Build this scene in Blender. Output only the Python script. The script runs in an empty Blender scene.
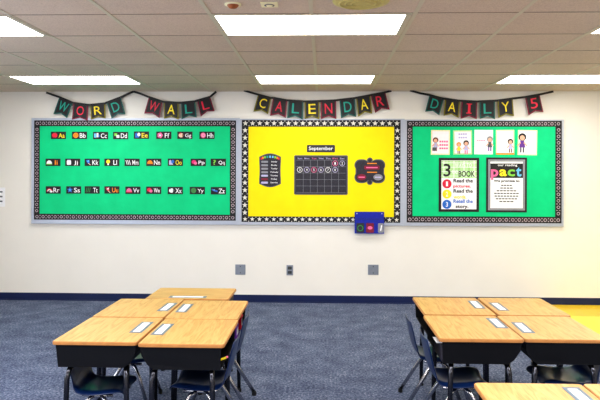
import bpy, bmesh, math, random
from mathutils import Vector, Matrix
random.seed(7)
sc = bpy.context.scene
COL = sc.collection
R = math.radians
PI = math.pi

# ---------------------------------------------------------------- room numbers (metres)
D = 7.86          # board wall
CEIL = 2.52
EYE = 1.52
F = 660.0
YAW = math.atan(23 / 660)
ROLL = R(0.19)
SHIFT = 25.0
XL, XR, YF = -4.7, 4.3, -2.2

def ray(px, py):
    c, s = math.cos(ROLL), math.sin(ROLL)
    du, dv = px - 300, py - 200
    u = (c * du + s * dv) / F
    v = (-s * du + c * dv + SHIFT) / F
    return (u * math.cos(YAW) - math.sin(YAW), math.cos(YAW) + u * math.sin(YAW), -v)
def wp(px, py):                       # where a sight line meets the board wall: (x, z)
    x, y, z = ray(px, py); t = D / y
    return (x * t, EYE + z * t)
def hp(px, py, h):                    # where a sight line meets a level surface: (x, y)
    x, y, z = ray(px, py); t = (h - EYE) / z
    return (x * t, y * t)

# ---------------------------------------------------------------- materials
def lin(c):
    c = c / 255
    return c / 12.92 if c <= .04045 else ((c + .055) / 1.055) ** 2.4
def rgb(r, g, b):
    return (lin(r), lin(g), lin(b), 1)
def nodes(name):
    m = bpy.data.materials.new(name); m.use_nodes = True
    nt = m.node_tree
    return m, nt, nt.nodes['Principled BSDF']
def mat(name, col, rough=.6, metal=0.0, spec=.5, var=.06, scale=30, bump=0.0, bscale=None, coords='Object'):
    m, nt, b = nodes(name)
    N, L = nt.nodes, nt.links
    b.inputs['Roughness'].default_value = rough
    b.inputs['Metallic'].default_value = metal
    b.inputs['Specular IOR Level'].default_value = spec
    tc = N.new('ShaderNodeTexCoord')
    nz = N.new('ShaderNodeTexNoise'); nz.inputs['Scale'].default_value = scale; nz.inputs['Detail'].default_value = 4
    L.new(tc.outputs[coords], nz.inputs['Vector'])
    cr = N.new('ShaderNodeValToRGB')
    e = cr.color_ramp.elements
    e[0].position = .3; e[1].position = .7
    e[0].color = tuple(max(0, c * (1 - var)) for c in col[:3]) + (1,)
    e[1].color = tuple(min(1, c * (1 + var)) for c in col[:3]) + (1,)
    L.new(nz.outputs['Fac'], cr.inputs['Fac'])
    L.new(cr.outputs['Color'], b.inputs['Base Color'])
    if bump:
        n2 = N.new('ShaderNodeTexNoise'); n2.inputs['Scale'].default_value = bscale or scale; n2.inputs['Detail'].default_value = 3
        L.new(tc.outputs[coords], n2.inputs['Vector'])
        bp = N.new('ShaderNodeBump'); bp.inputs['Strength'].default_value = bump; bp.inputs['Distance'].default_value = .02
        L.new(n2.outputs['Fac'], bp.inputs['Height']); L.new(bp.outputs['Normal'], b.inputs['Normal'])
    return m
def emis(name, col, strength):
    m, nt, b = nodes(name)
    N, L = nt.nodes, nt.links
    b.inputs['Base Color'].default_value = (.9, .9, .9, 1)
    tc = N.new('ShaderNodeTexCoord')
    nz = N.new('ShaderNodeTexNoise'); nz.inputs['Scale'].default_value = 60
    L.new(tc.outputs['Object'], nz.inputs['Vector'])
    mx = N.new('ShaderNodeMix'); mx.data_type = 'RGBA'
    mx.inputs[6].default_value = col; mx.inputs[7].default_value = tuple(c * .97 for c in col[:3]) + (1,)
    L.new(nz.outputs['Fac'], mx.inputs[0])
    L.new(mx.outputs[2], b.inputs['Emission Color'])
    b.inputs['Emission Strength'].default_value = strength
    return m
def wood(name, c0, c1, c2):
    m, nt, b = nodes(name)
    N, L = nt.nodes, nt.links
    tc = N.new('ShaderNodeTexCoord')
    oi = N.new('ShaderNodeObjectInfo')
    ad = N.new('ShaderNodeVectorMath'); ad.operation = 'MULTIPLY_ADD'
    cv = N.new('ShaderNodeCombineXYZ')
    L.new(oi.outputs['Random'], cv.inputs[0]); L.new(oi.outputs['Random'], cv.inputs[1])
    ad.inputs[1].default_value = (7, 3, 1)
    L.new(cv.outputs[0], ad.inputs[0]); L.new(tc.outputs['Object'], ad.inputs[2])
    mp = N.new('ShaderNodeMapping'); mp.inputs['Scale'].default_value = (1.1, 9, 8)
    L.new(ad.outputs[0], mp.inputs['Vector'])
    n1 = N.new('ShaderNodeTexNoise'); n1.inputs['Scale'].default_value = 1.6; n1.inputs['Detail'].default_value = 3; n1.inputs['Distortion'].default_value = .8
    L.new(mp.outputs[0], n1.inputs['Vector'])
    wv = N.new('ShaderNodeMath'); wv.operation = 'MULTIPLY'; wv.inputs[1].default_value = 30
    L.new(n1.outputs['Fac'], wv.inputs[0])
    sn = N.new('ShaderNodeMath'); sn.operation = 'SINE'; L.new(wv.outputs[0], sn.inputs[0])
    mp2 = N.new('ShaderNodeMapping'); mp2.inputs['Scale'].default_value = (5, 130, 60)
    L.new(ad.outputs[0], mp2.inputs['Vector'])
    n2 = N.new('ShaderNodeTexNoise'); n2.inputs['Scale'].default_value = 2; n2.inputs['Detail'].default_value = 5
    L.new(mp2.outputs[0], n2.inputs['Vector'])
    mr = N.new('ShaderNodeMath'); mr.operation = 'MULTIPLY_ADD'; mr.inputs[1].default_value = .15; 
    L.new(sn.outputs[0], mr.inputs[0]); L.new(n2.outputs['Fac'], mr.inputs[2])
    cr = N.new('ShaderNodeValToRGB')
    e = cr.color_ramp.elements
    e[0].position = .2; e[0].color = c0; e[1].position = .78; e[1].color = c2
    k = cr.color_ramp.elements.new(.5); k.color = c1
    L.new(mr.outputs[0], cr.inputs['Fac']); L.new(cr.outputs['Color'], b.inputs['Base Color'])
    b.inputs['Roughness'].default_value = .38
    return m
def carpet(name):
    m, nt, b = nodes(name)
    N, L = nt.nodes, nt.links
    tc = N.new('ShaderNodeTexCoord')
    n1 = N.new('ShaderNodeTexNoise'); n1.inputs['Scale'].default_value = 55; n1.inputs['Detail'].default_value = 3; n1.inputs['Roughness'].default_value = .8
    n2 = N.new('ShaderNodeTexNoise'); n2.inputs['Scale'].default_value = 5; n2.inputs['Detail'].default_value = 4
    L.new(tc.outputs['Object'], n1.inputs['Vector']); L.new(tc.outputs['Object'], n2.inputs['Vector'])
    ma = N.new('ShaderNodeMath'); ma.operation = 'MULTIPLY_ADD'; ma.inputs[1].default_value = .25
    L.new(n2.outputs['Fac'], ma.inputs[0]); L.new(n1.outputs['Fac'], ma.inputs[2])
    cr = N.new('ShaderNodeValToRGB'); e = cr.color_ramp.elements
    e[0].position = .42; e[0].color = rgb(46, 52, 68); e[1].position = .86; e[1].color = rgb(160, 166, 182)
    k = e.new(.62); k.color = rgb(88, 98, 124)
    L.new(ma.outputs[0], cr.inputs['Fac']); L.new(cr.outputs['Color'], b.inputs['Base Color'])
    b.inputs['Roughness'].default_value = .95; b.inputs['Specular IOR Level'].default_value = .1
    bp = N.new('ShaderNodeBump'); bp.inputs['Strength'].default_value = .5; bp.inputs['Distance'].default_value = .01
    L.new(n1.outputs['Fac'], bp.inputs['Height']); L.new(bp.outputs['Normal'], b.inputs['Normal'])
    return m
def tile(name):
    m, nt, b = nodes(name)
    N, L = nt.nodes, nt.links
    tc = N.new('ShaderNodeTexCoord')
    n1 = N.new('ShaderNodeTexNoise'); n1.inputs['Scale'].default_value = 120; n1.inputs['Detail'].default_value = 2
    n2 = N.new('ShaderNodeTexNoise'); n2.inputs['Scale'].default_value = 1.5
    L.new(tc.outputs['Object'], n1.inputs['Vector']); L.new(tc.outputs['Object'], n2.inputs['Vector'])
    ma = N.new('ShaderNodeMath'); ma.operation = 'MULTIPLY_ADD'; ma.inputs[1].default_value = .3
    L.new(n2.outputs['Fac'], ma.inputs[0]); L.new(n1.outputs['Fac'], ma.inputs[2])
    cr = N.new('ShaderNodeValToRGB'); e = cr.color_ramp.elements
    e[0].position = .4; e[0].color = rgb(198, 179, 163); e[1].position = .75; e[1].color = rgb(219, 201, 183)
    L.new(ma.outputs[0], cr.inputs['Fac']); L.new(cr.outputs['Color'], b.inputs['Base Color'])
    b.inputs['Roughness'].default_value = .9
    bp = N.new('ShaderNodeBump'); bp.inputs['Strength'].default_value = .25; bp.inputs['Distance'].default_value = .01
    L.new(n1.outputs['Fac'], bp.inputs['Height']); L.new(bp.outputs['Normal'], b.inputs['Normal'])
    return m

M = {}
def flat(name, r, g, b, rough=.6, **k):
    M[name] = mat(name, rgb(r, g, b), rough, **k)
flat('wall_paint', 236, 232, 224, .75, var=.015, scale=3, bump=.08, bscale=120)
flat('navy_vinyl', 16, 32, 78, .4, var=.1, scale=8)
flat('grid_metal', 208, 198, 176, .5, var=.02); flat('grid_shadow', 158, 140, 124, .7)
flat('aluminium', 178, 184, 198, .4, metal=.35, var=.03)
flat('green_paper', 0, 206, 136, .5, spec=.25, var=.06, scale=5, bump=.35, bscale=7)
flat('yellow_paper', 248, 226, 6, .55, spec=.25, var=.03, scale=5, bump=.2, bscale=7)
flat('black_paper', 24, 22, 26, .6, var=.15)
flat('charcoal_paper', 44, 42, 54, .6, var=.3, scale=60)
flat('white_paper', 244, 244, 246, .6, var=.02)
flat('pale_print', 176, 160, 168, .6, var=.25, scale=50)
flat('star_white', 222, 219, 208, .6, var=.02)
flat('red', 225, 30, 66, .55); flat('pink', 240, 110, 160, .55); flat('hot_pink', 225, 40, 120, .55)
flat('orange', 250, 150, 20, .55); flat('yellow', 250, 225, 40, .55); flat('teal', 20, 165, 145, .55)
flat('teal_dark', 14, 92, 86, .6); flat('red_dark', 126, 22, 52, .6); flat('yellow_dark', 128, 118, 22, .6)
flat('blue', 40, 110, 205, .55); flat('sky', 110, 190, 235, .55); flat('navy', 20, 40, 130, .6, var=.12)
flat('royal_cloth', 22, 40, 158, .75, var=.15, scale=60)
flat('lime', 130, 205, 70, .55); flat('leaf', 50, 140, 70, .55); flat('pale_green', 186, 226, 160, .6, var=.06)
flat('peach', 250, 205, 180, .6); flat('purple', 105, 50, 150, .55); flat('lavender', 190, 185, 222, .6)
flat('grey', 140, 142, 150, .6); flat('mid_grey', 92, 92, 98, .6); flat('brown', 110, 60, 34, .6)
flat('skin_tone', 236, 180, 150, .6); flat('cream', 246, 238, 196, .6)
flat('plate_steel', 150, 156, 168, .38, metal=.55, var=.04); flat('outlet_dark', 70, 74, 78, .45)
flat('slot_black', 12, 12, 14, .5)
flat('box_steel', 9, 10, 15, .5, spec=.3, var=.12, scale=12)
flat('shell_plastic', 12, 36, 78, .3, var=.08, scale=14)
flat('chrome', 175, 175, 180, .18, metal=1.0, var=.05)
flat('dark_tube', 62, 63, 70, .17, metal=.9, var=.1)
flat('rubber', 20, 20, 22, .7)
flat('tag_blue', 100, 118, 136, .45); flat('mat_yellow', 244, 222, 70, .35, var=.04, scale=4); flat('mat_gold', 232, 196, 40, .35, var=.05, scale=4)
flat('vent_yellow', 206, 192, 120, .5); flat('rust', 158, 92, 50, .5)
M['wood'] = wood('oak_laminate', rgb(184, 134, 74), rgb(208, 162, 98), rgb(218, 176, 114))
M['wood_edge'] = mat('wood_edge', rgb(176, 122, 68), .45, var=.12, scale=25)
M['carpet'] = carpet('blue_carpet'); M['tile'] = tile('ceiling_tile')
M['diffuser'] = emis('light_diffuser', (1, .98, .95, 1), 9.0)

# ---------------------------------------------------------------- mesh builder
class B:
    """Collects shapes with material slots; build() links them as ONE mesh object."""
    def __init__(s, *mats):
        s.bm = bmesh.new(); s.mats = list(mats) or ['grey']
    def idx(s, m):
        if m is None: return 0
        if m not in s.mats: s.mats.append(m)
        return s.mats.index(m)
    def box(s, x0, x1, y0, y1, z0, z1, m=None, bev=0):
        i = s.idx(m)
        r = bmesh.ops.create_cube(s.bm, size=1, matrix=Matrix.Translation(((x0+x1)/2, (y0+y1)/2, (z0+z1)/2)) @ Matrix.Diagonal((x1-x0, y1-y0, z1-z0, 1)))
        fs = {f for v in r['verts'] for f in v.link_faces}
        for f in fs: f.material_index = i
        if bev:
            es = list({e for v in r['verts'] for e in v.link_edges})
            q = bmesh.ops.bevel(s.bm, geom=es, offset=bev, segments=2, affect='EDGES', profile=.5)
            for f in q['faces']: f.material_index = i
        return s
    def poly(s, pts, y0, y1, m=None):           # outline in x,z (counter-clockwise seen from the room), front face at y0 < back y1
        i = s.idx(m)
        n = len(pts)
        a = sum(pts[k][0]*pts[(k+1) % n][1] - pts[(k+1) % n][0]*pts[k][1] for k in range(n))
        if a < 0: pts = pts[::-1]
        fr = [s.bm.verts.new((p[0], y0, p[1])) for p in pts]
        bk = [s.bm.verts.new((p[0], y1, p[1])) for p in pts]
        fs = [s.bm.faces.new(fr), s.bm.faces.new(bk[::-1])]
        for k in range(n):
            fs.append(s.bm.faces.new((fr[k], bk[k], bk[(k+1) % n], fr[(k+1) % n])))
        for f in fs: f.material_index = i
        return s
    def slab(s, pts, z0, z1, m=None, m_side=None):   # outline in x,y, extruded in z
        i, j = s.idx(m), s.idx(m_side if m_side else m)
        n = len(pts)
        a = [s.bm.verts.new((p[0], p[1], z0)) for p in pts]; b = [s.bm.verts.new((p[0], p[1], z1)) for p in pts]
        f = s.bm.faces.new(b); f.material_index = i
        f = s.bm.faces.new(a[::-1]); f.material_index = j
        for k in range(n):
            f = s.bm.faces.new((a[k], a[(k+1) % n], b[(k+1) % n], b[k])); f.material_index = j
        return s
    def ring(s, cx, cz, r0, r1, y0, y1, m=None, n=12):
        for k in range(n):
            a, b = 2*PI*k/n, 2*PI*(k+1)/n
            P = lambda r, t: (cx + r*math.cos(t), cz + r*math.sin(t))
            s.poly([P(r0, a), P(r1, a), P(r1, b), P(r0, b)], y0, y1, m)
        return s
    def tube(s, pts, r, m=None, n=8, cap=True):
        i = s.idx(m)
        pts = [Vector(p) for p in pts]; rings = []
        up = None
        for k, p in enumerate(pts):
            t = (pts[min(k+1, len(pts)-1)] - pts[max(k-1, 0)]).normalized()
            if up is None:
                up = Vector((0, 0, 1)) if abs(t.z) < .9 else Vector((1, 0, 0))
            u = (up - t*up.dot(t)).normalized(); v = t.cross(u); up = u
            rr = r[k] if isinstance(r, (list, tuple)) else r
            rings.append([s.bm.verts.new(p + (u*math.cos(2*PI*q/n) + v*math.sin(2*PI*q/n))*rr) for q in range(n)])
        fs = []
        for a, b in zip(rings, rings[1:]):
            for q in range(n):
                fs.append(s.bm.faces.new((a[q], a[(q+1) % n], b[(q+1) % n], b[q])))
        if cap: fs += [s.bm.faces.new(rings[0][::-1]), s.bm.faces.new(rings[-1])]
        for f in fs: f.material_index = i; f.smooth = True
        return s
    def lathe(s, prof, cx=0, cy=0, m=None, n=24):    # profile (r, z) about a vertical axis
        i = s.idx(m); rings = []
        for r, z in prof:
            rings.append([s.bm.verts.new((cx + r*math.cos(2*PI*q/n), cy + r*math.sin(2*PI*q/n), z)) for q in range(n)])
        fs = []
        for a, b in zip(rings, rings[1:]):
            for q in range(n): fs.append(s.bm.faces.new((a[q], a[(q+1) % n], b[(q+1) % n], b[q])))
        fs += [s.bm.faces.new(rings[0]), s.bm.faces.new(rings[-1])]
        for f in fs: f.material_index = i; f.smooth = True
        return s
    def text(s, body, cx, cz, w, h, y, m=None, bold=0.0, depth=.0008, keep=False):
        i = s.idx(m)
        cu = bpy.data.curves.new('text_tmp', 'FONT'); cu.body = body; cu.size = 1; cu.resolution_u = 3
        cu.offset = bold
        ob = bpy.data.objects.new('text_tmp', cu); COL.objects.link(ob)
        dg = bpy.context.evaluated_depsgraph_get(); dg.update()
        me = bpy.data.meshes.new_from_object(ob.evaluated_get(dg))
        bpy.data.objects.remove(ob); bpy.data.curves.remove(cu)
        xs = [v.co.x for v in me.vertices]; ys = [v.co.y for v in me.vertices]
        x0, x1, y0, y1 = min(xs), max(xs), min(ys), max(ys)
        sx, sz = w/max(1e-6, x1-x0), h/max(1e-6, y1-y0)
        if keep: sx = sz = min(sx, sz)
        vs = [s.bm.verts.new((cx + (v.co.x-(x0+x1)/2)*sx, y, cz + (v.co.y-(y0+y1)/2)*sz)) for v in me.vertices]
        for p in me.polygons:
            try:
                f = s.bm.faces.new([vs[k] for k in p.vertices]); f.material_index = i
            except ValueError: pass
        bpy.data.meshes.remove(me)
        return s
    def rot(s, a, c=(0, 0)):                         # turn everything about y through (c.x, c.z)
        bmesh.ops.rotate(s.bm, verts=s.bm.verts, cent=(c[0], 0, c[1]), matrix=Matrix.Rotation(a, 3, 'Y'))
        return s
    def move(s, v):
        bmesh.ops.translate(s.bm, verts=s.bm.verts, vec=v); return s
    def build(s, name, parent=None, smooth=False):
        me = bpy.data.meshes.new(name)
        if not smooth: pass
        bmesh.ops.recalc_face_normals(s.bm, faces=s.bm.faces) if smooth else None
        s.bm.to_mesh(me); s.bm.free()
        for m in s.mats: me.materials.append(M[m])
        if smooth:
            for p in me.polygons: p.use_smooth = True
        o = bpy.data.objects.new(name, me); COL.objects.link(o)
        if parent: o.parent = parent
        return o

def thing(name, label, cat, loc=(0, 0, 0), rz=0, group=None):
    o = bpy.data.objects.new(name, None); COL.objects.link(o)
    o.empty_display_size = .1
    o.location = loc; o.rotation_euler = (0, 0, rz)
    o['label'] = label; o['category'] = cat
    if group: o['group'] = group
    return o
def tag(o, label, cat, group=None):
    o['label'] = label; o['category'] = cat
    if group: o['group'] = group
    return o
def struct(b, name):
    o = b.build(name); o['kind'] = 'structure'; return o
def dup(root, loc, rz, label):
    r = root.copy(); COL.objects.link(r); r.location = loc; r.rotation_euler = (0, 0, rz); r['label'] = label
    for ch in list(root.children):
        c = ch.copy(); COL.objects.link(c); c.parent = r
        for g in list(ch.children):
            d = g.copy(); COL.objects.link(d); d.parent = c
    return r

def rect(x0, x1, z0, z1): return [(x0, z0), (x1, z0), (x1, z1), (x0, z1)]
def crect(cx, cz, w, h): return rect(cx-w/2, cx+w/2, cz-h/2, cz+h/2)
def ell(cx, cz, rx, rz=None, n=16):
    rz = rz or rx
    return [(cx + rx*math.cos(2*PI*k/n), cz + rz*math.sin(2*PI*k/n)) for k in range(n)]
def star(cx, cz, r, k=.42, n=5):
    return [(cx + (r if q % 2 == 0 else r*k)*math.cos(PI/2 + PI*q/n), cz + (r if q % 2 == 0 else r*k)*math.sin(PI/2 + PI*q/n)) for q in range(2*n)]
def rrect(x0, x1, z0, z1, r, n=5):
    out = []
    for cx, cz, a in ((x1-r, z0+r, -PI/2), (x1-r, z1-r, 0), (x0+r, z1-r, PI/2), (x0+r, z0+r, PI)):
        for k in range(n+1):
            t = a + PI/2*k/n
            out.append((cx + r*math.cos(t), cz + r*math.sin(t)))
    return out

# ---------------------------------------------------------------- setting
struct(B('carpet').box(XL, XR, YF, D, -.1, 0), 'floor')
struct(B('tile').box(XL, XR, YF, D, CEIL, CEIL+.1), 'ceiling')
struct(B('wall_paint').box(XL-.1, XR+.1, D, D+.1, -.1, CEIL+.1), 'wall_back')
struct(B('wall_paint').box(XL-.1, XL, YF, D, -.1, CEIL+.1), 'wall_left')
struct(B('wall_paint').box(XR, XR+.1, YF, D, -.1, CEIL+.1), 'wall_right')
struct(B('wall_paint').box(XL-.1, XR+.1, YF-.1, YF, -.1, CEIL+.1), 'wall_front')
bb = B('navy_vinyl'); bb.box(XL, XR, D-.008, D, 0, .088); bb.box(XL, XR, D-.014, D-.008, 0, .012)
struct(bb, 'baseboard_back')

# ceiling grid: two-foot lay-in tiles
GX = [x for x in [-.062 + (.64 if k > 0 else .632)*k for k in range(-7, 7)] if XL < x < XR]
GY = [4.10 + .627*k for k in range(-10, 7) if YF < 4.10 + .627*k < D-.01]
LIGHTS = [(-3.222, -1.958), (-.708, .564), (1.835, 3.115)]
ROWS = [4.10, 6.608]
g = B('grid_metal')
for x in GX: g.box(x-.013-.013, x+.013-.013, YF, D, CEIL-.003, CEIL, None)
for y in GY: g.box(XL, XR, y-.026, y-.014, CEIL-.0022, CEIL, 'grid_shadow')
g.box(XL, XR, D-.022, D, CEIL-.006, CEIL, None)
struct(g, 'trim_1')

# lay-in fluorescent panels
names = [['leftmost', 'middle', 'rightmost'], ['leftmost', 'middle', 'rightmost']]
def make_light(loc, label):
    t = thing('ceiling_light', label, 'ceiling light', loc, 0, 'fluorescent ceiling panels')
    w, d = 1.262/2, .627/2
    f = B('grid_metal')
    f.box(-w, w, -d, -d+.030, -.005, -.0005); f.box(-w, w, d-.030, d, -.005, -.0005)
    f.box(-w, -w+.036, -d+.030, d-.030, -.005, -.0005); f.box(w-.036, w, -d+.030, d-.030, -.005, -.0005)
    f.build('frame', t)
    B('diffuser').box(-w+.036, w-.036, -d+.030, d-.030, -.0042, -.0008).build('diffuser', t)
    return t
first = None
for j, y in enumerate(ROWS):
    for i, (a, b) in enumerate(LIGHTS):
        lab = 'bright white ceiling light panel, %s of three %s' % (names[j][i], ['at the top of the photo', 'nearest the board wall'][j])
        loc = ((a+b)/2-.013, y+.627/2-.02, CEIL-.001)
        if first is None: first = make_light(loc, lab)
        else: dup(first, loc, 0, lab)

# ceiling fittings
x, y = hp(233, 4, CEIL)
t = thing('smoke_detector', 'small rust-brown round ceiling fitting before the middle light panel', 'detector', (x, y, CEIL))
B('rust').lathe([(.034, 0), (.034, -.010), (.022, -.024), (.010, -.028)]).build('detector_body', t)
B('cream').lathe([(.05, 0), (.05, -.006)]).build('base_ring', t)
x, y = hp(269.5, 4, CEIL)
t = thing('ceiling_sensor', 'small cream square ceiling plate beside the round brown fitting', 'sensor', (x, y, CEIL))
B('cream').box(-.05, .05, -.05, .05, -.008, 0, None, .002).build('plate', t)
B('mid_grey').lathe([(.03, -.008), (.03, -.010)]).build('ring', t); B('cream').lathe([(.02, -.010), (.014, -.016)]).build('lens', t)
x, y = hp(361, 1, CEIL)
t = thing('ceiling_vent', 'round yellowed vent in the ceiling above the middle light panel', 'vent', (x, y, CEIL))
B('vent_yellow').lathe([(.165, 0), (.160, -.008), (.14, -.012), (.10, -.014), (.05, -.016)]).build('rim', t)
v = B('vent_yellow')
for q in (.12, .085, .05): v.lathe([(q+.012, -.010), (q+.008, -.019), (q, -.020), (q-.004, -.010)])
v.build('louvre', t)

# ---------------------------------------------------------------- bulletin boards
def wall_thing(name, label, cat, px, py, off=0.0, group=None):
    x, z = wp(px, py)
    return thing(name, label, cat, (x, D-off, z), 0, group), (x, z)
def bx4(x0, y0, x1, y1):                      # photo rectangle -> wall rectangle (x0, x1, z0, z1)
    a, b, c, d = wp(x0, y0), wp(x1, y0), wp(x0, y1), wp(x1, y1)
    return ((a[0]+c[0])/2, (b[0]+d[0])/2, (c[1]+d[1])/2, (a[1]+b[1])/2)
PAPER = .018
def board(label, outer, border, inner, paper, pattern):
    X0, X1, Z0, Z1 = outer
    o = ((X0+X1)/2, (Z0+Z1)/2)
    t = thing('bulletin_board', label, 'bulletin board', (o[0], D, o[1]), 0, 'bulletin boards')
    L = lambda r: (r[0]-o[0], r[1]-o[0], r[2]-o[1], r[3]-o[1])
    a, b, c, d = L(outer); e, f_, g_, h = L(border); i0, i1, k0, k1 = L(inner)
    fr = B('aluminium')
    for r in ((a, b, h, d), (a, b, c, g_), (a, e, g_, h), (f_, b, g_, h)):
        fr.poly(rect(*r), -.030, -.001)
    fr.poly(rect(a, b, c+.002, c+.014), -.034, -.001)
    fr.build('frame', t)
    B(paper).poly(rect(e-.005, f_+.005, g_-.005, h+.005), -PAPER, -.002).build('backing_paper', t)
    bd = B('black_paper')
    y0, y1 = -PAPER-.004, -PAPER
    strips = ((e, f_, k1, h), (e, f_, g_, k0), (e, i0, k0, k1), (i1, f_, k0, k1))
    for r in strips: bd.poly(rect(*r), y0, y1)
    ym = y0-.0012
    for n, r in enumerate(strips):
        horiz = n < 2
        w = (r[3]-r[2]) if horiz else (r[1]-r[0]); ln = (r[1]-r[0]) if horiz else (r[3]-r[2])
        pitch = .086 if pattern == 'star' else .074
        cnt = max(1, round(ln/pitch))
        for q in range(cnt):
            s_ = (q+.5)*ln/cnt
            cx, cz = (r[0]+s_, (r[2]+r[3])/2) if horiz else ((r[0]+r[1])/2, r[2]+s_)
            if pattern == 'star':
                bd.poly(star(cx, cz, w*.44), ym, y0, 'star_white')
                for dx in (-1, 1):
                    oc = (cx + .5*ln/cnt, cz + dx*w*.36) if horiz else (cx + dx*w*.36, cz + .5*ln/cnt)
                    if q < cnt-1: bd.poly(ell(oc[0], oc[1], .006, n=6), ym, y0, 'star_white')
            else:
                bd.ring(cx, cz, w*.17, w*.29, ym, y0, 'pale_print', 8)
                if q < cnt-1:
                    for dx in (-1, 1):
                        oc = (cx + .5*ln/cnt, cz + dx*w*.22) if horiz else (cx + dx*w*.22, cz + .5*ln/cnt)
                        bd.poly(ell(oc[0], oc[1], .008, n=6), ym, y0, 'pale_print')
    bd.build('border_trim', t)
    return t
board('green paper bulletin board with rows of small alphabet cards', bx4(32.6, 118.3, 239.8, 224), bx4(35, 120.6, 236.3, 220), bx4(40.4, 126.4, 230.3, 214.2), 'green_paper', 'loop')
board('yellow paper bulletin board with a border of white stars', bx4(239.9, 119, 404.2, 225), bx4(242, 120.2, 400.3, 222.2), bx4(248.6, 126.8, 394, 216.6), 'yellow_paper', 'star')
board('green paper bulletin board with two framed posters and small sheets', bx4(404.3, 119.8, 563, 226), bx4(406.6, 121, 561, 222.8), bx4(412.4, 126.8, 554.8, 216.4), 'green_paper', 'loop')

# ---------------------------------------------------------------- pennant banners
def banner(label, start, end, flags, mids):
    o = wp((start[0]+end[0])/2, 96)
    t = thing('pennant_banner', label, 'banner', (o[0], D-.034, o[1]), 0, 'pennant banners')
    # string: from the ceiling down along the tops of the pennants and up again
    P = [start] + mids[0] + [p for f in flags for p in (f[2], f[3])] + mids[1] + [end]
    pts = [wp(*p) for p in P]
    s_ = B('black_paper')
    for (x0, z0), (x1, z1) in zip(pts, pts[1:]):
        n = Vector((-(z1-z0), x1-x0)).normalized()*.012
        s_.poly([(x0-n.x-o[0], z0-n.y-o[1]), (x1-n.x-o[0], z1-n.y-o[1]), (x1+n.x-o[0], z1+n.y-o[1]), (x0+n.x-o[0], z0+n.y-o[1])], -.018, -.012)
    s_.build('string', t)
    for ch, colr, tl, tr, bl, br in flags:
        TL, TR, BL, BR = [Vector(wp(*p)) - Vector(o) for p in (tl, tr, bl, br)]
        def at(u, v):
            a = TL.lerp(TR, u); b = BL.lerp(BR, u); return a.lerp(b, v)
        def outline(e):
            p = [at(e, e*.4), at(e, 1-e*1.2), at(.5, .84-e), at(1-e, 1-e*1.2), at(1-e, e*.4)]
            return [(q.x, q.y) for q in p]
        fl = B(colr+'_dark').poly(outline(0), -.014, -.008).build('pennant', t)
        B('black_paper').poly(outline(.075), -.0155, -.014).build('pennant_face', fl)
        ang = math.atan2((TR-TL).y, (TR-TL).x)
        c = at(.5, .42); W = (TR-TL).length; Hh = ((BL+BR)/2-(TL+TR)/2).length
        lt = B(colr).text(ch, 0, 0, W*(.5 if ch not in 'WI' else (.66 if ch == 'W' else .16)), Hh*.56, -.017, None, .003)
        if ch == 'I': 
            for q in (-1, 1): lt.poly(crect(0, q*Hh*.26, W*.34, Hh*.06), -.0172, -.0165)
        lt.rot(-ang).move((c.x, 0, c.y)).build('letter', fl)
    return t
T_, R_, Y_ = 'teal', 'red', 'yellow'
banner('black pennant banner spelling WORD above the alphabet board', (48, 93), (135, 92), [
    ('W', T_, (61, 97.5), (74, 103), (55, 114.5), (68.5, 118.5)), ('O', R_, (75, 103.3), (89.5, 105.3), (73.5, 120), (89, 121)),
    ('R', Y_, (91.5, 105.3), (106.5, 103.8), (92.5, 120), (107, 118.8)), ('D', T_, (108, 103), (122, 97.8), (113, 119), (126.5, 114.5))], ([(55, 95.5)], [(130, 94)]))
banner('black pennant banner spelling WALL at the right of the alphabet board', (135, 92), (217, 92), [
    ('W', R_, (150, 97.5), (163.5, 102), (145.3, 114), (160.5, 118.5)), ('A', Y_, (165, 102.3), (179.5, 103.3), (165, 119), (179.5, 120)),
    ('L', T_, (182, 103.2), (196, 101.8), (182.5, 119.5), (197.5, 117.8)), ('L', R_, (198, 101), (211, 97.3), (201.5, 117), (215.3, 111.5))], ([(142, 94.3)], []))
banner('black pennant banner spelling CALENDAR over the yellow board', (244.5, 91), (391, 91.3), [
    ('C', Y_, (258.5, 95), (271.5, 98.5), (254, 112), (268.5, 114.5)), ('A', R_, (273.5, 98.3), (287.5, 100.8), (270.5, 116), (286, 118.2)),
    ('L', T_, (289, 100.8), (303.5, 101.8), (287.5, 118.5), (303, 119.8)), ('E', Y_, (305, 102), (319.5, 101.6), (305, 119.3), (319.5, 119.8)),
    ('N', R_, (321, 101.5), (336, 100.8), (321, 119.5), (336.3, 119.3)), ('D', T_, (339.5, 100.3), (354.7, 98.6), (341, 118.6), (356, 117.2)),
    ('A', Y_, (356, 98.3), (370, 95.7), (358, 117), (372, 114)), ('R', R_, (370.5, 95.5), (385, 92.8), (375, 113.2), (389.3, 110))], ([(250, 92.6)], []))
banner('black pennant banner spelling DAILY 5 over the right green board', (409.5, 91), (552, 92), [
    ('D', T_, (429, 95.5), (443, 99.3), (424.7, 112), (438.7, 115.8)), ('A', Y_, (444.5, 99.3), (459.3, 101.3), (443, 116), (457.8, 118.3)),
    ('I', R_, (460.8, 101.3), (476.3, 102), (460, 119), (476, 119.5)), ('L', T_, (478.8, 101.8), (494, 101.2), (479, 119.2), (494, 119.5)),
    ('Y', Y_, (496.5, 101), (511.6, 99), (497.5, 118.3), (513, 116.6)), ('5', R_, (524, 97.5), (538.3, 95), (527.5, 115.7), (542.2, 112.6))], ([(420, 93.8)], [(546, 93.3)]))

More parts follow.
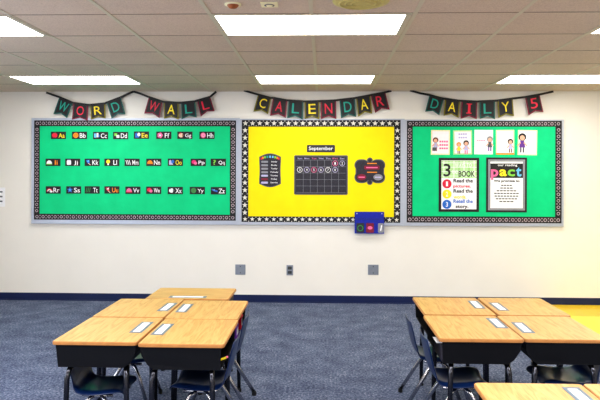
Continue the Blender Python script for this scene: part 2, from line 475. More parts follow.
# ---------------------------------------------------------------- alphabet cards
CARDS = [
 ('Aa', 51, 131.6, 'apple', 'red', 'yellow', 'a red apple'), ('Bb', 72, 131.6, 'ball', 'orange', 'white_paper', 'an orange ball'),
 ('Cc', 93, 131.8, 'block', 'sky', 'white_paper', 'a blue and white picture'), ('Dd', 113, 131.8, 'dice', 'lime', 'white_paper', 'green and white blocks'),
 ('Ee', 133.7, 131.4, 'wedge', 'blue', 'yellow', 'a blue picture and yellow letters'), ('Ff', 156, 131.5, 'flower', 'pink', 'white_paper', 'a pink flower'),
 ('Gg', 177, 131.5, 'gift', 'peach', 'white_paper', 'a pale peach picture'), ('Hh', 199, 131.5, 'ball', 'pink', 'white_paper', 'a round pink picture'),
 ('Ii', 45.6, 158.5, 'dome', 'white_paper', 'orange', 'a white dome and orange letters'), ('Jj', 65.2, 158.5, 'jar', 'white_paper', 'white_paper', 'a square white picture'),
 ('Kk', 84.6, 158.5, 'kite', 'blue', 'white_paper', 'a blue kite'), ('Ll', 104.3, 158.5, 'bulb', 'yellow', 'white_paper', 'a yellow light bulb'),
 ('Mm', 124.4, 158.5, 'peaks', 'white_paper', 'white_paper', 'a white zigzag'), ('Nn', 146, 158.5, 'dome', 'orange', 'white_paper', 'an orange dome'),
 ('Oo', 167.5, 158.4, 'wedge', 'lavender', 'yellow', 'a grey blue picture and yellow letters'), ('Pp', 190.3, 158.5, 'pot', 'hot_pink', 'white_paper', 'a hot pink picture'),
 ('Qq', 210.3, 158.5, 'query', 'lime', 'white_paper', 'a green question mark'),
 ('Rr', 45.8, 186, 'arc', 'red', 'white_paper', 'a red and white arch'), ('Ss', 66.2, 186, 'star', 'blue', 'white_paper', 'a blue star'),
 ('Tt', 84.6, 186, 'peaks', 'leaf', 'white_paper', 'dark green strokes'), ('Uu', 104.3, 186, 'kite', 'red', 'orange', 'a red and white picture and orange letters'),
 ('Vv', 125.2, 186.3, 'dome', 'pink', 'white_paper', 'a pink and red dome'), ('Ww', 145.9, 186.3, 'pot', 'red', 'white_paper', 'a small red picture'),
 ('Xx', 167.4, 186.6, 'gift', 'white_paper', 'white_paper', 'a white picture'), ('Yy', 189.4, 186.6, 'ball', 'leaf', 'white_paper', 'a green ball'),
 ('Zz', 210.4, 186.8, 'zed', 'blue', 'white_paper', 'a blue zigzag'),
]
CW, CH = .182, .088
for (s_, px, py, kind, colr, lc, desc) in CARDS:
    x0, z1 = wp(px+.8, py+.2)
    cx, cz = x0 + CW/2, z1 - CH/2
    t = thing('alphabet_card', 'black alphabet card lettered %s with %s' % (s_, desc), 'card', (cx, D-PAPER-.001, cz), 0, 'alphabet cards')
    B('black_paper').poly(rect(-CW/2, CW/2, -CH/2, CH/2), -.003, 0).build('card', t)
    y0, y1 = -.0042, -.003
    p = B(colr); ax = -.045; r = .032
    if kind == 'apple':
        p.poly(ell(ax-.009, 0, .024, .028), y0, y1); p.poly(ell(ax+.009, 0, .024, .028), y0-.0001, y1); p.poly(crect(ax+.004, .032, .006, .014), y0-.0003, y1, 'leaf')
    elif kind == 'ball':
        p.poly(ell(ax, 0, r), y0, y1); p.ring(ax, 0, .013, .016, y0-.0004, y0, 'white_paper' if colr == 'pink' else 'brown', 10)
    elif kind == 'block':
        p.poly(crect(ax-.02, 0, .026, .05), y0, y1); p.poly(crect(ax+.008, .004, .022, .05), y0, y1, 'white_paper'); p.poly(crect(ax+.027, -.004, .012, .03), y0, y1, 'blue')
    elif kind == 'dice':
        p.poly(crect(ax-.014, .010, .034, .034), y0, y1); p.poly(crect(ax+.012, -.010, .034, .034), y0-.0004, y1, 'white_paper')
        for q in (-1, 1): p.poly(ell(ax+.012+q*.008, -.010+q*.008, .004, n=6), y0-.0008, y0-.0004, 'leaf')
    elif kind == 'wedge':
        p.poly([(ax-.03, -.03), (ax+.02, -.03), (ax-.012, .03), (ax-.03, .02)], y0, y1); p.poly(ell(ax+.014, .008, .018, .022), y0-.0004, y1, 'white_paper' if colr == 'blue' else 'blue')
    elif kind == 'flower':
        for q in range(5): p.poly(ell(ax+.018*math.cos(q*2*PI/5), .018*math.sin(q*2*PI/5), .016, n=10), y0-.0001*q, y1)
        p.poly(ell(ax, 0, .010, n=10), y0-.001, y0, 'white_paper')
    elif kind == 'gift':
        p.poly(ell(ax, 0, .03, .026), y0, y1); p.poly([(ax-.022, .026), (ax-.002, .030), (ax-.012, .008)], y0-.0004, y1, 'red' if colr == 'peach' else 'grey')
        p.poly(crect(ax+.022, -.002, .012, .034), y0-.0004, y1, 'brown' if colr == 'peach' else 'mid_grey')
    elif kind == 'dome':
        p.poly([(ax+.034*math.cos(q*PI/10), -.018+.042*math.sin(q*PI/10)) for q in range(11)], y0, y1); p.poly(crect(ax, -.022, .07, .010), y0, y1, 'brown' if colr == 'orange' else ('red' if colr == 'pink' else 'lime'))
    elif kind == 'jar':
        p.poly(rrect(ax-.026, ax+.026, -.03, .022, .008), y0, y1); p.poly(crect(ax, .026, .044, .009), y0, y1, 'lavender')
    elif kind == 'kite':
        p.poly([(ax-.030, .026), (ax+.008, .030), (ax+.018, -.006), (ax-.012, -.012)], y0, y1); p.poly([(ax-.020, .012), (ax+.012, .030), (ax+.004, .002)], y0-.0004, y1, 'sky' if colr == 'blue' else 'white_paper')
        p.poly([(ax, -.006), (ax+.028, -.03), (ax+.022, -.034), (ax-.004, -.012)], y0-.0002, y1, 'peach')
    elif kind == 'bulb':
        p.poly(ell(ax, .008, .023, .024), y0, y1); p.poly(crect(ax, -.024, .018, .018), y0-.0003, y1, 'white_paper')
    elif kind == 'peaks':
        for q in (-1, 0, 1):
            p.poly([(ax+q*.02-.012, -.028), (ax+q*.02-.004, -.028), (ax+q*.02+.006, .028), (ax+q*.02-.001, .028)] if colr == 'leaf' else [(ax+q*.02-.014, .026), (ax+q*.02-.006, .026), (ax+q*.02+.010, -.028), (ax+q*.02+.003, -.028)], y0-.0001*q, y1)
    elif kind == 'pot':
        p.poly(ell(ax-.006, .004, .028, .024), y0, y1); p.poly(ell(ax+.012, -.010, .020, .018), y0-.0004, y1, 'pink')
    elif kind == 'query':
        p.text('?', ax, 0, .034, .058, y0, None, .02)
    elif kind == 'arc':
        for q, c_ in enumerate(('red', 'white_paper', 'mid_grey')):
            r1 = .036-.010*q
            for k in range(10):
                a, b = PI*k/10, PI*(k+1)/10
                p.poly([(ax+(r1-.010)*math.cos(a), -.018+(r1-.010)*math.sin(a)), (ax+r1*math.cos(a), -.018+r1*math.sin(a)), (ax+r1*math.cos(b), -.018+r1*math.sin(b)), (ax+(r1-.010)*math.cos(b), -.018+(r1-.010)*math.sin(b))], y0, y1, c_)
        p.poly(ell(ax+.020, -.020, .018, .012), y0-.0006, y1, 'white_paper')
    elif kind == 'star':
        p.poly(star(ax, 0, .036, .5), y0, y1); p.poly(ell(ax, 0, .010, n=8), y0-.0004, y0, 'sky')
    elif kind == 'zed':
        p.poly([(ax-.034, .024), (ax-.01, .008), (ax+.034, .004), (ax+.034, -.016), (ax-.006, -.006), (ax-.034, .010)], y0, y1); p.poly(ell(ax-.006, .010, .012, .006, 8), y0-.0004, y0, 'sky')
    p.build('picture', t)
    B(lc).text(s_, .040, -.002 if s_[1] not in 'jpqygQ' else -.008, {'Ii': .034, 'Jj': .050, 'Ll': .044, 'Tt': .056, 'Ff': .056}.get(s_, .074), .056, -.0046, None, .010).build('letters', t)

# ---------------------------------------------------------------- yellow board contents
SURF = PAPER + .001
def sheet_root(name, label, cat, r, off=SURF, group=None):
    X0, X1, Z0, Z1 = r
    return thing(name, label, cat, ((X0+X1)/2, D-off, (Z0+Z1)/2), 0, group), (X1-X0)/2, (Z1-Z0)/2
t, w, h = sheet_root('month_sign', 'dark sign reading September above the calendar', 'sign', bx4(307, 145, 335, 152.3))
B('charcoal_paper').poly(rrect(-w, w, -h, h, .012), -.003, 0).build('sign_card', t)
B('white_paper').text('September', 0, -.004, w*1.72, h*1.3, -.0042, None, .008).build('lettering', t)

r = bx4(294.3, 155.3, 347.8, 194.7)
t, w, h = sheet_root('calendar_chart', 'dark grid calendar chart in the middle of the yellow board', 'calendar', r)
CAL = (t.location.x, t.location.z)
B('mid_grey').poly(rrect(-w, w, -h, h, .015), -.003, 0).build('chart_rim', t)
B('charcoal_paper').poly(rect(-w+.014, w-.014, -h+.014, h-.014), -.0045, -.003).build('chart_sheet', t)
gl = B('grey')
gw, gh = (2*w-.05)/7, (2*h-.085)/5
gx0, gz1 = -w+.025, h-.058
for k in range(1, 7): gl.poly(crect(gx0+gw*k, gz1-gh*2.5, .003, gh*5), -.0052, -.0045)
for k in range(0, 6): gl.poly(crect(0, gz1-gh*k, gw*7, .003), -.0052, -.0045)
gl.build('grid_lines', t)
for k, dname in enumerate(('Sun', 'Mon', 'Tue', 'Wed', 'Thu', 'Fri', 'Sat')):
    B('pink' if k in (2, 5) else 'lavender').text(dname, gx0+gw*(k+.5), gz1+.020, gw*.68, .018, -.0054, None, .005).build('day_name', t)
for n in range(1, 9):
    row, colm = (0, 4+n) if n < 3 else (1, n-3)
    lx, lz = gx0+gw*(colm+.5), gz1-gh*(row+.5)
    q = thing('date_card', 'small dark date card numbered %d in the %s week of the calendar' % (n, 'first' if row == 0 else 'second'), 'date card', (CAL[0]+lx, D-SURF-.0046, CAL[1]+lz), 0, 'calendar date cards')
    B('black_paper').poly(rrect(-gw*.42, gw*.42, -gh*.42, gh*.42, .008), -.003, 0).build('card', q)
    B({1: 'pink', 5: 'pink'}.get(n, 'white_paper' if n % 2 else 'lavender')).ring(0, 0, .027, .033, -.0040, -.003, None, 14).build('ring', q)
    B('white_paper').text(str(n), 0, 0, .018, .030, -.0042, None, .01).build('numeral', q)

r = bx4(259, 153.4, 281.6, 187.2)
t, w, h = sheet_root('weekday_chart', 'dark barrel-shaped chart listing the days of the week', 'chart', r)
def barrel(e):
    pts = []
    W, Hh, s_ = w-e, h-e, h*.80-e
    for k in range(9): a = -1+2*k/8; pts.append((a*W*.96, -s_-(Hh-s_)*math.cos(a*PI/2)))
    for k in range(1, 6): a = -1+2*k/6; pts.append((W*(.92+.08*a*a), a*s_*.96))
    for k in range(9): a = 1-2*k/8; pts.append((a*W*.96, s_+(Hh-s_)*math.cos(a*PI/2)))
    for k in range(1, 6): a = 1-2*k/6; pts.append((-W*(.92+.08*a*a), a*s_*.96))
    return pts
B('mid_grey').poly(barrel(0), -.003, 0).build('chart_rim', t)
B('charcoal_paper').poly(barrel(.010), -.0045, -.003).build('chart_sheet', t)
ti = B('orange')
for k in range(9):
    a = PI*(.86-.72*k/8); ti.poly(crect(w*.80*math.cos(a)*1.05, h*.60+h*.20*math.sin(a), .020, .026), -.0056, -.0045, ['red', 'orange', 'lime', 'teal', 'sky', 'sky', 'lime', 'orange', 'red'][k])
ti.build('title_arc', t)
for k, dname in enumerate(('Sunday', 'Monday', 'Tuesday', 'Wednesday', 'Thursday', 'Friday', 'Saturday')):
    z = h*.50-k*h*.205
    B('white_paper').text(dname, w*.36, z, w*.062*len(dname)+.02, .022, -.0056, None, .012).build('day_name', t)
    B('red_dark' if k == 5 else ('lavender' if k in (4, 6) else 'grey')).poly(rrect(-w*.78, -w*.18, z-.012, z+.012, .008), -.0054, -.0045).build('marker_strip', t)

r = bx4(354, 158.3, 385.6, 184.2)
t, w, h = sheet_root('counting_chart', 'dark scalloped plaque with pink band beside the calendar', 'plaque', r)
def plaque(p, e, y0, y1):
    for sx in (-1, 1):
        for sz in (-1, 1):
            a, b = sorted((sx*(w*.97-e), sx*w*.06)); c, d = sorted((sz*(h*.92-e), sz*h*.02))
            p.poly(rrect(a, b, c, d, min(.068, (d-c)/2-.001)), y0-.0001*(sx+1)-.00005*(sz+1), y1)
    p.poly(crect(0, 0, w*1.0, (h*.78-e)*2), y0-.0004, y1); p.poly(crect(0, 0, (w*.90-e)*2, h*.8), y0-.0005, y1)
    for q in (-1, 1): p.poly(ell(0, q*h*.84, .034-e), y0-.0006, y1)
p = B('mid_grey'); plaque(p, 0, -.003, 0); p.build('plaque_rim', t)
p = B('charcoal_paper'); plaque(p, .012, -.0046, -.003)
p.build('plaque_sheet', t)
B('red_dark').poly(rrect(-w*.36, w*.62, h*.12, h*.44, .018), -.0066, -.0045).build('pink_band', t)
B('pink').poly(crect(w*.13, h*.28, w*.72, .014), -.0074, -.0066).build('band_writing', t)
p = B('orange')
for z, a in ((h*.60, .5), (-h*.08, .52)):
    for k in range(6): p.poly(crect(w*(-.12+a*k/5), z, .020, .012), -.0064, -.0045)
p.build('caption_marks', t)
for sx, c_ in ((-1, 'pink'), (1, 'lavender')):
    q = B('red_dark' if sx < 0 else 'grey').poly(ell(sx*w*.52, -h*.46, w*.30, h*.24, 20), -.0066, -.0045).build('oval', t)
    B(c_).poly(crect(sx*w*.52, -h*.46, w*.40, .014), -.0074, -.0066).build('oval_writing', q)

r = bx4(354.6, 211.6, 383.8, 233.2)
t, w, h = sheet_root('hanging_pocket_chart', 'royal blue cloth pocket pinned over the yellow board bottom frame', 'pocket chart', r, .044)
B('royal_cloth').poly(rect(-w, w, -h, h), -.004, 0).build('cloth_panel', t)
B('royal_cloth').poly([(-w, -h), (w, -h), (w, -h*.28), (w*.3, -h*.31), (-w*.4, -h*.29), (-w, -h*.28)], -.007, -.0045).build('pocket', t)
B('navy').poly(rect(-w, w, -h*.02+.04, h*.02+.046), -.006, -.004).build('hem', t)
p = B('aluminium')
for sx in (-.85, .85): p.poly(ell(sx*w, h*.84, .007, n=10), -.0055, -.004)
p.build('grommet', t)
PC = (t.location.x, t.location.z)
for k, (fx, lab) in enumerate(((-.62, 'small dark card with a green ring in the blue pocket'), (.04, 'small maroon card with pink writing in the blue pocket'), (.78, 'small grey and white card in the blue pocket, rightmost'))):
    q = thing('picture_card', lab, 'card', (PC[0]+fx*w, D-.044-.0075, PC[1]-h*.5), 0, 'cards in the blue pocket')
    cw = .046 if k < 2 else .034
    B(['charcoal_paper', 'red_dark', 'grey'][k]).poly(rrect(-cw, cw, -h*.42, h*.46, .012), -.003, 0).build('card', q)
    if k == 0: B('leaf').ring(0, 0, .026, .036, -.0042, -.003).build('ring', q)
    elif k == 1: B('pink').poly(ell(0, .004, .030, .020), -.0042, -.003).build('writing_patch', q)
    else: B('white_paper').poly([(-.010, -.03), (.004, -.03), (.016, .036), (.002, .036)], -.0042, -.003).build('stripe', q)

# ---------------------------------------------------------------- right green board contents
SH = [((430.8, 130.2, 449.6, 154.8), 'cream', 'leftmost small sheet on the right green board, pink writing'),
      ((453, 130.4, 471.8, 154.6), 'pale_green', 'small sheet with pale green edge and two children, second from left'),
      ((474, 130, 492.6, 154.4), 'white_paper', 'plain white edged small sheet, middle of the five'),
      ((495.6, 130, 513.8, 154.6), 'cream', 'small cream edged sheet with orange foot, fourth from left'),
      ((517.4, 130.2, 536.6, 155.2), 'cream', 'rightmost of the five small sheets, dark-haired child in purple')]
def kid(p, cx, cz, s_, hair, top, low):
    p.poly(ell(cx, cz+.030*s_, .026*s_, .026*s_, 12), -.0050, -.003, hair); p.poly(ell(cx, cz+.024*s_, .017*s_, .018*s_, 10), -.0058, -.005, 'skin_tone')
    p.poly([(cx-.020*s_, cz-.040*s_), (cx+.020*s_, cz-.040*s_), (cx+.013*s_, cz+.006*s_), (cx-.013*s_, cz+.006*s_)], -.0046, -.003, top)
    for q in (-1, 1):
        p.poly(crect(cx+q*.009*s_, cz-.056*s_, .010*s_, .036*s_), -.0044, -.003, low)
        p.poly([(cx+q*.012*s_, cz), (cx+q*.034*s_, cz-.026*s_), (cx+q*.028*s_, cz-.032*s_), (cx+q*.010*s_, cz-.012*s_)], -.0048, -.003, 'skin_tone')
for k, (px4, edge, lab) in enumerate(SH):
    t, w, h = sheet_root('picture_sheet', lab, 'sheet of paper', bx4(*px4), SURF, 'small sheets in a row')
    t.rotation_euler = (0, R([.5, -.6, .4, -.3, .8][k]), 0)
    B(edge).poly(rect(-w, w, -h, h), -.002, 0).build('backing', t)
    B('white_paper').poly(rect(-w+.014, w-.014, -h+.014, h-.014), -.003, -.002).build('sheet', t)
    p = B('black_paper')
    if k == 0: kid(p, -w*.52, -.01, 1.25, 'brown', 'lavender', 'red'); p.poly(crect(-w*.62, -h*.55, .05, .04), -.0052, -.003, 'mid_grey')
    elif k == 1: kid(p, -w*.42, -.055, 1.05, 'orange', 'yellow', 'brown'); kid(p, w*.36, -.045, 1.25, 'black_paper', 'lavender', 'pink')
    elif k == 2: kid(p, w*.66, -.005, 1.35, 'grey', 'mid_grey', 'purple')
    elif k == 3: kid(p, w*.58, -.03, 1.25, 'black_paper', 'lavender', 'brown'); p.poly(rect(-w, w, -h, -h+.018), -.004, -.002, 'orange')
    else: kid(p, -w*.55, .012, 1.75, 'black_paper', 'purple', 'mid_grey')
    p.build('drawing', t)
    c_, (lx, lz0, n) = [('pink', (w*.34, .01, 3)), ('lavender', (0, h*.68, 2)), ('pink', (-w*.3, .02, 1)), ('lavender', (-w*.25, .0, 1)), ('lavender', (w*.38, .01, 1))][k]
    p = B(c_)
    for q in range(n):
        for e in range(4): p.poly(crect(lx+(e-1.5)*.026, lz0-q*.040, .020, .020 if n > 1 else .008), -.0042, -.003)
    p.build('writing', t)

t, w, h = sheet_root('reading_poster', 'framed white poster about 3 ways to read a book', 'poster', bx4(438.5, 157.9, 478.7, 211.7))
B('black_paper').poly(rect(-w, w, -h, h), -.004, 0).build('frame', t)
iw, ih = w-.030, h-.030
B('white_paper').poly(rect(-iw, iw, -ih, ih), -.005, -.004).build('sheet', t)
p = B('pale_green').poly(rect(-iw, iw, ih*.28, ih*.98), -.0056, -.005)
for k in range(7): p.poly(crect(-iw+2*iw*(k+.5)/7, ih*.63, .008, ih*.70), -.0058, -.0056, 'lime' if k % 2 else 'white_paper')
for k in range(4): p.poly(crect(0, ih*(.36+.18*k), iw*2, .006), -.0059, -.0058, 'white_paper')
p.build('plaid_header', t)
B('black_paper').text('3', -iw*.68, ih*.60, iw*.40, ih*.52, -.0064, None, .01).build('numeral', t)
p = B('white_paper'); p.text('WAYS TO', iw*.25, ih*.80, iw*.95, ih*.16, -.0064, None, .01); p.text('READ A', iw*-.16, ih*.52, iw*.46, ih*.16, -.0064, None, .01); p.build('small_heading', t)
B('black_paper').text('BOOK', iw*.44, ih*.45, iw*.92, ih*.24, -.0065, None, .015).build('heading', t)
for k, (c_, n, l1, l2, c1, c2) in enumerate((('red', '1', 'Read the', 'pictures.', 'black_paper', 'red'), ('yellow', '2', 'Read the', 'words.', 'black_paper', 'yellow'), ('blue', '3', 'Retell the', 'story.', 'blue', 'black_paper'))):
    z = ih*(.06-.42*k)
    q = B(c_).poly(ell(-iw*.68, z-.006, iw*.26, iw*.26, 24), -.0062, -.005).build('numbered_disc', t)
    B('white_paper').text(n, -iw*.68, z-.006, iw*.12, iw*.28, -.0068, None, .02).build('numeral', q)
    B(c1).text(l1, iw*.24, z+.032, iw*1.10, ih*.15, -.0062, None, .028).build('line_of_writing', t)
    B(c2).text(l2, iw*(.18 if k != 1 else .06), z-.038, iw*(1.0 if k == 0 else .72), ih*.15, -.0062, None, .028).build('line_of_writing', t)

t, w, h = sheet_root('pact_poster', 'framed poster headed pact in big coloured letters', 'poster', bx4(485.8, 157.6, 526.4, 212.2))
B('black_paper').poly(rect(-w, w, -h, h), -.004, 0).build('frame', t)
B('grey').poly(rect(-w+.022, w-.022, -h+.022, h-.022), -.005, -.004).build('mat_border', t)
iw, ih = w-.048, h-.048
B('white_paper').poly(rect(-iw, iw, -ih, ih), -.006, -.005).build('sheet', t)
B('black_paper').poly(rect(-iw, iw, ih*.30, ih*.92), -.0068, -.006).build('header', t)
B('white_paper').text('our reading', .01, ih*.84, iw*1.2, ih*.13, -.0076, None, .012).build('small_heading', t)
p = B('pink', 'yellow', 'lime', 'sky')
for k, (ch, c_, x) in enumerate((('p', 'pink', -.74), ('a', 'yellow', -.22), ('c', 'lime', .28), ('t', 'sky', .74))):
    z, hh = {'p': (.44, .46), 'a': (.52, .30), 'c': (.52, .30), 't': (.56, .40)}[ch]
    p.text(ch, iw*x, ih*z, iw*(.46 if ch != 't' else .34), ih*hh, -.0078, c_, .03)
p.build('big_letters', t)
B('black_paper').text('We promise to', 0, ih*.16, iw*1.6, ih*.13, -.0068, None, .04).build('heading', t)
p = B('mid_grey')
for k, ln in enumerate((.7, .8, 1.25, 1.55, 1.5, 1.35, .9)):
    n = max(3, round(ln*5)); x = -ln/2
    for e in range(n):
        wd = ln/n; p.poly(crect(iw*(x+wd*.46), ih*(-.02-.115*k), iw*wd*.80, ih*.05), -.0068, -.006); x += wd
p.build('writing', t)

# ---------------------------------------------------------------- wall plates and notice
def plate(px0, py0, px1, py1, label):
    t, w, h = sheet_root('wall_plate', label, 'wall plate', bx4(px0, py0, px1, py1), 0, 'blank wall plates')
    B('plate_steel').box(-w, w, -.008, -.0005, -h, h, None, .003).build('cover', t)
    p = B('outlet_dark')
    for q in (-1, 1): p.poly(ell(0, q*h*.62, .006, n=8), -.0090, -.008)
    p.build('screw', t)
plate(235.4, 264.4, 245.6, 274.6, 'square grey blank wall plate left of the outlet, under the boards')
plate(368, 264.6, 378.6, 274.8, 'square grey blank wall plate right of the outlet, under the blue pocket')
t, w, h = sheet_root('wall_outlet', 'dark electrical outlet low on the wall between two blank plates', 'outlet', bx4(286.6, 265, 293.2, 275.2), 0)
B('plate_steel').box(-w, w, -.007, -.0005, -h, h, None, .002).build('cover', t)
for q in (-1, 1):
    s_ = B('outlet_dark').poly(rrect(-w*.62, w*.62, q*h*.42-h*.30, q*h*.42+h*.30, .008), -.0090, -.007).build('socket', t)
    B('slot_black').poly(crect(-.010, q*h*.42, .005, .018), -.0096, -.009).poly(crect(.010, q*h*.42, .005, .018), -.0096, -.009).build('slot', s_)
t, w, h = sheet_root('paper_sign', 'white paper notice at the left edge on the wall', 'notice', bx4(-11, 187.5, 5.2, 206.6), .001)
B('white_paper').poly(rect(-w, w, -h, h), -.002, 0).build('sheet', t)
p = B('mid_grey')
for k in range(3):
    for e in range(3): p.poly(crect(-w*.55+e*w*.52, h*(.55-.5*k), w*.40, .018), -.0028, -.002)
p.build('writing', t)

# ---------------------------------------------------------------- yellow mat
xm0, ym0 = 2.62, 6.0
t = thing('floor_mat', 'yellow mat on the carpet against the baseboard at the right', 'mat', (3.4, 6.95, 0))
B('mat_yellow').box(xm0-3.4, XR-.05-3.4, ym0-6.95, 7.22-6.95, .001, .008).build('mat_field', t)
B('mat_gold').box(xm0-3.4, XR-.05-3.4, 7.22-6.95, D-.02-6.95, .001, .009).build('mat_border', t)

# ---------------------------------------------------------------- desks
TOP = .63
DW, DD = .602, .458
def make_desk(loc, rz, label):
    t = thing('student_desk', label, 'desk', loc, rz, 'student desks')
    b = B('wood', 'wood_edge')
    w, d = DW/2, DD/2
    o0 = rrect(-w, w, -d, d, .020, 6); o1 = rrect(-w+.004, w-.004, -d+.004, d-.004, .017, 6)
    n = len(o0)
    ringz = [(o1, TOP-.020), (o0, TOP-.017), (o0, TOP-.004), (o1, TOP)]
    V = [[b.bm.verts.new((p[0], p[1], z)) for p in o] for o, z in ringz]
    for a, c in zip(V, V[1:]):
        for k in range(n):
            f = b.bm.faces.new((a[k], a[(k+1) % n], c[(k+1) % n], c[k])); f.material_index = 1
    b.bm.faces.new(V[-1]).material_index = 0; b.bm.faces.new(V[0][::-1]).material_index = 1
    b.build('desktop', t)
    # open-front book box: end outline in y, z (front is open towards -y)
    prof = [(-.212, .609), (-.205, .487), (.150, .487), (.182, .510), (.212, .560), (.220, .609)]
    k = B('box_steel'); xo = .284
    def endp(sx, e=0): return [k.bm.verts.new((sx*(xo-e - (.014 if z < .52 else (.006 if z < .57 else 0))), y, z)) for y, z in prof]
    L_, R2 = endp(-1), endp(1)
    k.bm.faces.new(L_); k.bm.faces.new(R2[::-1])
    for q in range(1, 5): k.bm.faces.new((L_[q], L_[q+1], R2[q+1], R2[q]))
    bmesh.ops.recalc_face_normals(k.bm, faces=k.bm.faces)
    bx = k.build('book_box', t)
    md = bx.modifiers.new('sheet', 'SOLIDIFY'); md.thickness = .004; md.offset = 0
    bv = bx.modifiers.new('bevel', 'BEVEL'); bv.width = .004; bv.segments = 2
    for sx in (-1, 1):
        for sy in (-1, 1):
            pts = [(sx*.195, sy*.150, .478), (sx*.225, sy*.153, .474), (sx*.248, sy*.157, .455), (sx*.258, sy*.161, .42), (sx*.261, sy*.164, .30), (sx*.264, sy*.168, .03)]
            lg = B('dark_tube').tube(pts, [.0145]*5+[.0125], None, 10).build('leg', t)
            B('rubber').lathe([(.013, .03), (.017, .014), (.017, 0), (.010, 0)], sx*.264, sy*.168, None, 12).build('glide', lg)
    return t
LG = -PI/2   # students sit on the left
RG = PI/2    # students sit on the right
DESKS = [
    (-1.213, 3.765, LG, 'wood-topped student desk at the near left corner of the left cluster'),
    (-.744, 3.74, RG, 'wood-topped student desk at the near right corner of the left cluster'),
    (-1.216, 4.385, LG, 'wood-topped student desk in the left cluster behind its near left desk'),
    (-.752, 4.347, RG, 'wood-topped student desk in the left cluster behind its near right desk'),
    (-0.975, 4.923, PI, 'single student desk crosswise at the far end of the left cluster'),
    (0.868, 3.925, LG, 'wood-topped student desk at the near left corner of the right cluster'),
    (1.331, 3.935, RG, 'wood-topped student desk at the near right corner of the right cluster'),
    (0.884, 4.552, LG, 'wood-topped student desk at the far left corner of the right cluster'),
    (1.355, 4.558, RG, 'wood-topped student desk at the far right corner of the right cluster, beside the yellow mat'),
    (0.878, 2.565, LG, 'student desk at the bottom edge of the photo, left of its pair'),
    (1.341, 2.57, RG, 'student desk at the bottom right corner of the photo, right of its pair'),
]
d0 = None; desk_at = []
for (x, y, rz, lab) in DESKS:
    if d0 is None: d0 = make_desk((x, y, 0), rz, lab)
    else: dup(d0, (x, y, 0), rz, lab)

# name strips taped near the middle of each cluster
TAGS = [((132, 333), (151, 322), 'near left desk of the left cluster'), ((153.5, 335), (171.5, 324), 'near right desk of the left cluster'),
        ((158.5, 311.3), (176, 303), 'farther left desk of the left cluster'), ((177, 312.3), (192, 304.2), 'farther right desk of the left cluster'),
        ((469, 300.5), (484, 309), 'far left desk of the right cluster'), ((490.5, 302.6), (507.5, 311), 'far right desk of the right cluster'),
        ((487, 318.3), (507.5, 328.2), 'near left desk of the right cluster'), ((512.5, 322.5), (534, 333.2), 'near right desk of the right cluster'),
        ((574, 393), (592, 404), 'bottom edge desk at the right')]
def make_tag(x, y, rz, label):
    t = thing('name_strip', label, 'name strip', (x, y, TOP+.0004), rz, 'name strips on desks')
    B('tag_blue').box(-.036, .036, -.135, .135, 0, .0012).build('strip_border', t)
    B('white_paper').box(-.020, .020, -.112, .112, .0012, .0018).build('strip_paper', t)
    return t
t0 = None
for a, b, where in TAGS:
    p, q = hp(a[0], a[1], TOP), hp(b[0], b[1], TOP)
    cx, cy = (p[0]+q[0])/2, (p[1]+q[1])/2
    lab = 'white name strip with grey-blue edge on the ' + where
    if t0 is None: t0 = make_tag(cx, cy, 0, lab)
    else: dup(t0, (cx, cy, TOP+.0004), R(random.uniform(-2, 2)), lab)
p = hp(188, 297, TOP)
dup(t0, (p[0], p[1], TOP+.0004), PI/2, 'white name strip lying crosswise on the end desk of the left cluster')

# ---------------------------------------------------------------- chairs
def make_chair(loc, rz, label):
    """seat front towards +y, back at -y"""
    t = thing('school_chair', label, 'chair', loc, rz, 'blue school chairs')
    prof = [(.128, .318, .150), (.122, .334, .166), (.100, .342, .176), (.05, .338, .182), (0, .331, .184), (-.07, .328, .184), (-.130, .335, .181), (-.165, .356, .175), (-.184, .395, .169),
            (-.196, .445, .170), (-.207, .500, .174), (-.215, .535, .172), (-.221, .562, .164), (-.225, .580, .150), (-.227, .590, .128)]
    s_ = B('shell_plastic'); rows = []
    NU = 13
    for k, (y, z, hw) in enumerate(prof):
        a, c = prof[max(0, k-1)], prof[min(len(prof)-1, k+1)]
        tv = Vector((c[0]-a[0], c[1]-a[1])).normalized(); nv = Vector((tv.y, -tv.x)) # towards sitter
        if nv.x < 0 and k > 7: nv = -nv
        if k <= 7 and nv.y < 0: nv = -nv
        kb = .010 if k > 8 else .016
        row = []
        for u in range(NU):
            f = -1 + 2*u/(NU-1)
            off = kb*f*f - (.020 if abs(f) > .95 and 1 < k < 8 else 0)
            row.append(s_.bm.verts.new((f*hw, y+nv.x*off, z+nv.y*off)))
        rows.append(row)
    for a, c in zip(rows, rows[1:]):
        for u in range(NU-1): s_.bm.faces.new((a[u], a[u+1], c[u+1], c[u]))
    sh = s_.build('shell', t, True)
    md = sh.modifiers.new('thickness', 'SOLIDIFY'); md.thickness = .010; md.offset = -1
    sb = sh.modifiers.new('smooth', 'SUBSURF'); sb.levels = 1; sb.render_levels = 2
    p = B('chrome')
    for sx in (-1, 1):
        p.tube([(sx*.125, .07, .312), (sx*.125, -.06, .309), (sx*.125, -.12, .316)], .010, None, 8)
    p.tube([(-.125, .0, .309), (.125, .0, .309)], .010)
    p.build('seat_support', t)
    for sx in (-1, 1):
        for sy, pts in ((1, [(sx*.125, .0, .309), (sx*.148, .030, .292), (sx*.162, .060, .235), (sx*.182, .130, .02)]), (-1, [(sx*.125, -.05, .309), (sx*.148, -.075, .295), (sx*.160, -.105, .245), (sx*.180, -.245, .02)])):
            lg = B('chrome').tube(pts, .0125, None, 10).build('leg', t)
            e = pts[-1]
            B('rubber').lathe([(.0135, .03), (.016, .016), (.016, 0), (.010, 0)], e[0], e[1], None, 12).build('glide', lg)
    return t
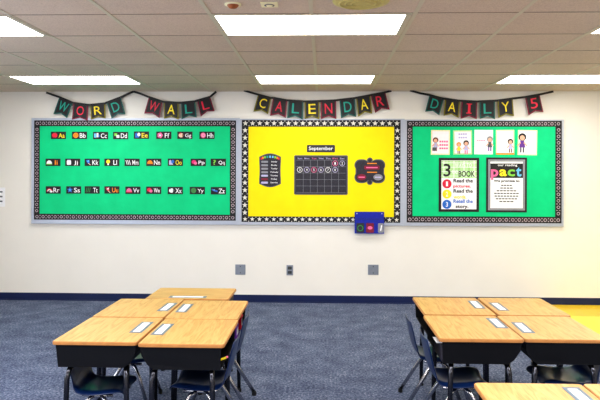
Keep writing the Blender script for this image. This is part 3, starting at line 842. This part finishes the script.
CH_L, CH_R = -PI/2, PI/2    # facing right (+x) / facing left (-x)
CHAIRS = [
    (-.705, 3.79, CH_R, 'navy plastic school chair tucked under the near right desk of the left cluster'),
    (-.715, 4.36, CH_R, 'navy plastic school chair at the right side of the left cluster, farther from the camera'),
    (-1.236, 3.77, CH_L, 'navy plastic school chair fully tucked under the near left desk of the left cluster'),
    (.805, 3.90, CH_L, 'navy plastic school chair at the left side of the right cluster, nearer the camera'),
    (.780, 4.482, CH_L, 'navy plastic school chair at the left side of the right cluster, farther from the camera'),
    (1.395, 3.95, CH_R, 'navy plastic school chair tucked under the near right desk of the right cluster'),
]
CHAIRS.append((-1.242, 4.385, CH_L, 'navy plastic school chair tucked under the left cluster behind the near left chair'))
c0 = None
for (x, y, rz, lab) in CHAIRS:
    if c0 is None: c = c0 = make_chair((x, y, 0), rz, lab)
    else: c = dup(c0, (x, y, 0), rz, lab)
    if lab.startswith('navy plastic school chair at the left side of the right cluster, farther'): c.scale = (.95, .95, .95)
    if x < -1: c.scale = (.9, .9, .9)      # the two smaller chairs that slide right under

# ---------------------------------------------------------------- things kept in the book boxes
def book(name, label, cat, loc, rz, size, c_, pages=True, tilt=0):
    w, d, h = size
    t = thing(name, label, cat, loc, rz); t.rotation_euler = (0, tilt, rz)
    b = B(c_); b.box(-w/2, w/2, -d/2, d/2, 0, h*.16); b.box(-w/2, w/2, -d/2, d/2, h*.84, h); b.box(-w/2, w/2, -d/2, -d/2+.004, h*.16, h*.84)
    b.build('cover', t)
    B('white_paper').box(-w/2+.004, w/2-.004, -d/2+.005, d/2-.005, h*.16, h*.84).build('pages', t)
ZB = .4875
t = thing('pencil', 'yellow pencil poking out of the near right desk of the left cluster', 'pencil', (-.60, 3.56, ZB+.006))
B('yellow').tube([(0, 0, .004), (.085, -.03, .046)], .006, None, 6).build('barrel', t)
B('pink').tube([(.085, -.03, .046), (.092, -.0325, .0495)], .006, None, 8).build('eraser', t)
B('peach').tube([(-.014, .005, -.003), (0, 0, .004)], [.001, .006], None, 6).build('tip', t)
book('notebook', 'purple notebook poking out of the left cluster beside the near chair back', 'notebook', (-.650, 4.20, ZB), 0, (.22, .12, .07), 'purple')
book('notebook', 'red and white book poking out of the farther desk of the left cluster', 'notebook', (-.652, 4.44, ZB), 0, (.22, .10, .08), 'red')
t = thing('binder', 'dark binder topped with white paper inside the near left desk of the right cluster', 'binder', (.770, 3.80, ZB))
B('charcoal_paper').box(-.11, .11, -.12, .12, 0, .088, None, .004).build('cover', t)
B('white_paper').box(-.128, .10, -.06, .06, .0885, .094).build('top_sheet', t)

# ---------------------------------------------------------------- light
def area(name, loc, rot, sx, sy, power, col):
    l = bpy.data.lights.new(name, 'AREA'); l.shape = 'RECTANGLE'; l.size = sx; l.size_y = sy; l.energy = power; l.color = col
    o = bpy.data.objects.new(name, l); o.location = loc; o.rotation_euler = rot; COL.objects.link(o); return o
for y in (1.9, -.6):
    for (a, b) in LIGHTS:
        area('ceiling_lamp', ((a+b)/2, y, CEIL-.03), (0, 0, 0), 1.2, .58, 52, (1, .975, .94))
area('window_light', (XL+.15, 2.6, 1.4), (0, R(-90), 0), 1.5, 4.5, 100, (.76, .85, 1))
area('warm_fill', (XR-.4, 5.0, CEIL-.05), (0, 0, 0), .6, 1.2, 34, (1, .90, .60))  # added fill that warms the right side of the room, not a fitting

w = bpy.data.worlds.new('room_world'); sc.world = w; w.use_nodes = True
w.node_tree.nodes['Background'].inputs[0].default_value = (.9, .93, 1, 1)
w.node_tree.nodes['Background'].inputs[1].default_value = .15

# ---------------------------------------------------------------- camera
cam = bpy.data.cameras.new('camera'); co = bpy.data.objects.new('camera', cam); COL.objects.link(co)
cam.sensor_width = 36; cam.sensor_fit = 'HORIZONTAL'; cam.lens = F*36/600
cam.shift_y = -SHIFT/600
co.location = (0, 0, EYE)
co.rotation_euler = (Matrix.Rotation(YAW, 3, 'Z') @ Matrix.Rotation(PI/2, 3, 'X') @ Matrix.Rotation(ROLL, 3, 'Z')).to_euler()
cam.clip_end = 100
sc.camera = co
sc.view_settings.view_transform = 'Standard'
sc.view_settings.look = 'Medium High Contrast'
sc.view_settings.exposure = 0.08
sc.cycles.use_denoising = True
sc.cycles.max_bounces = 8
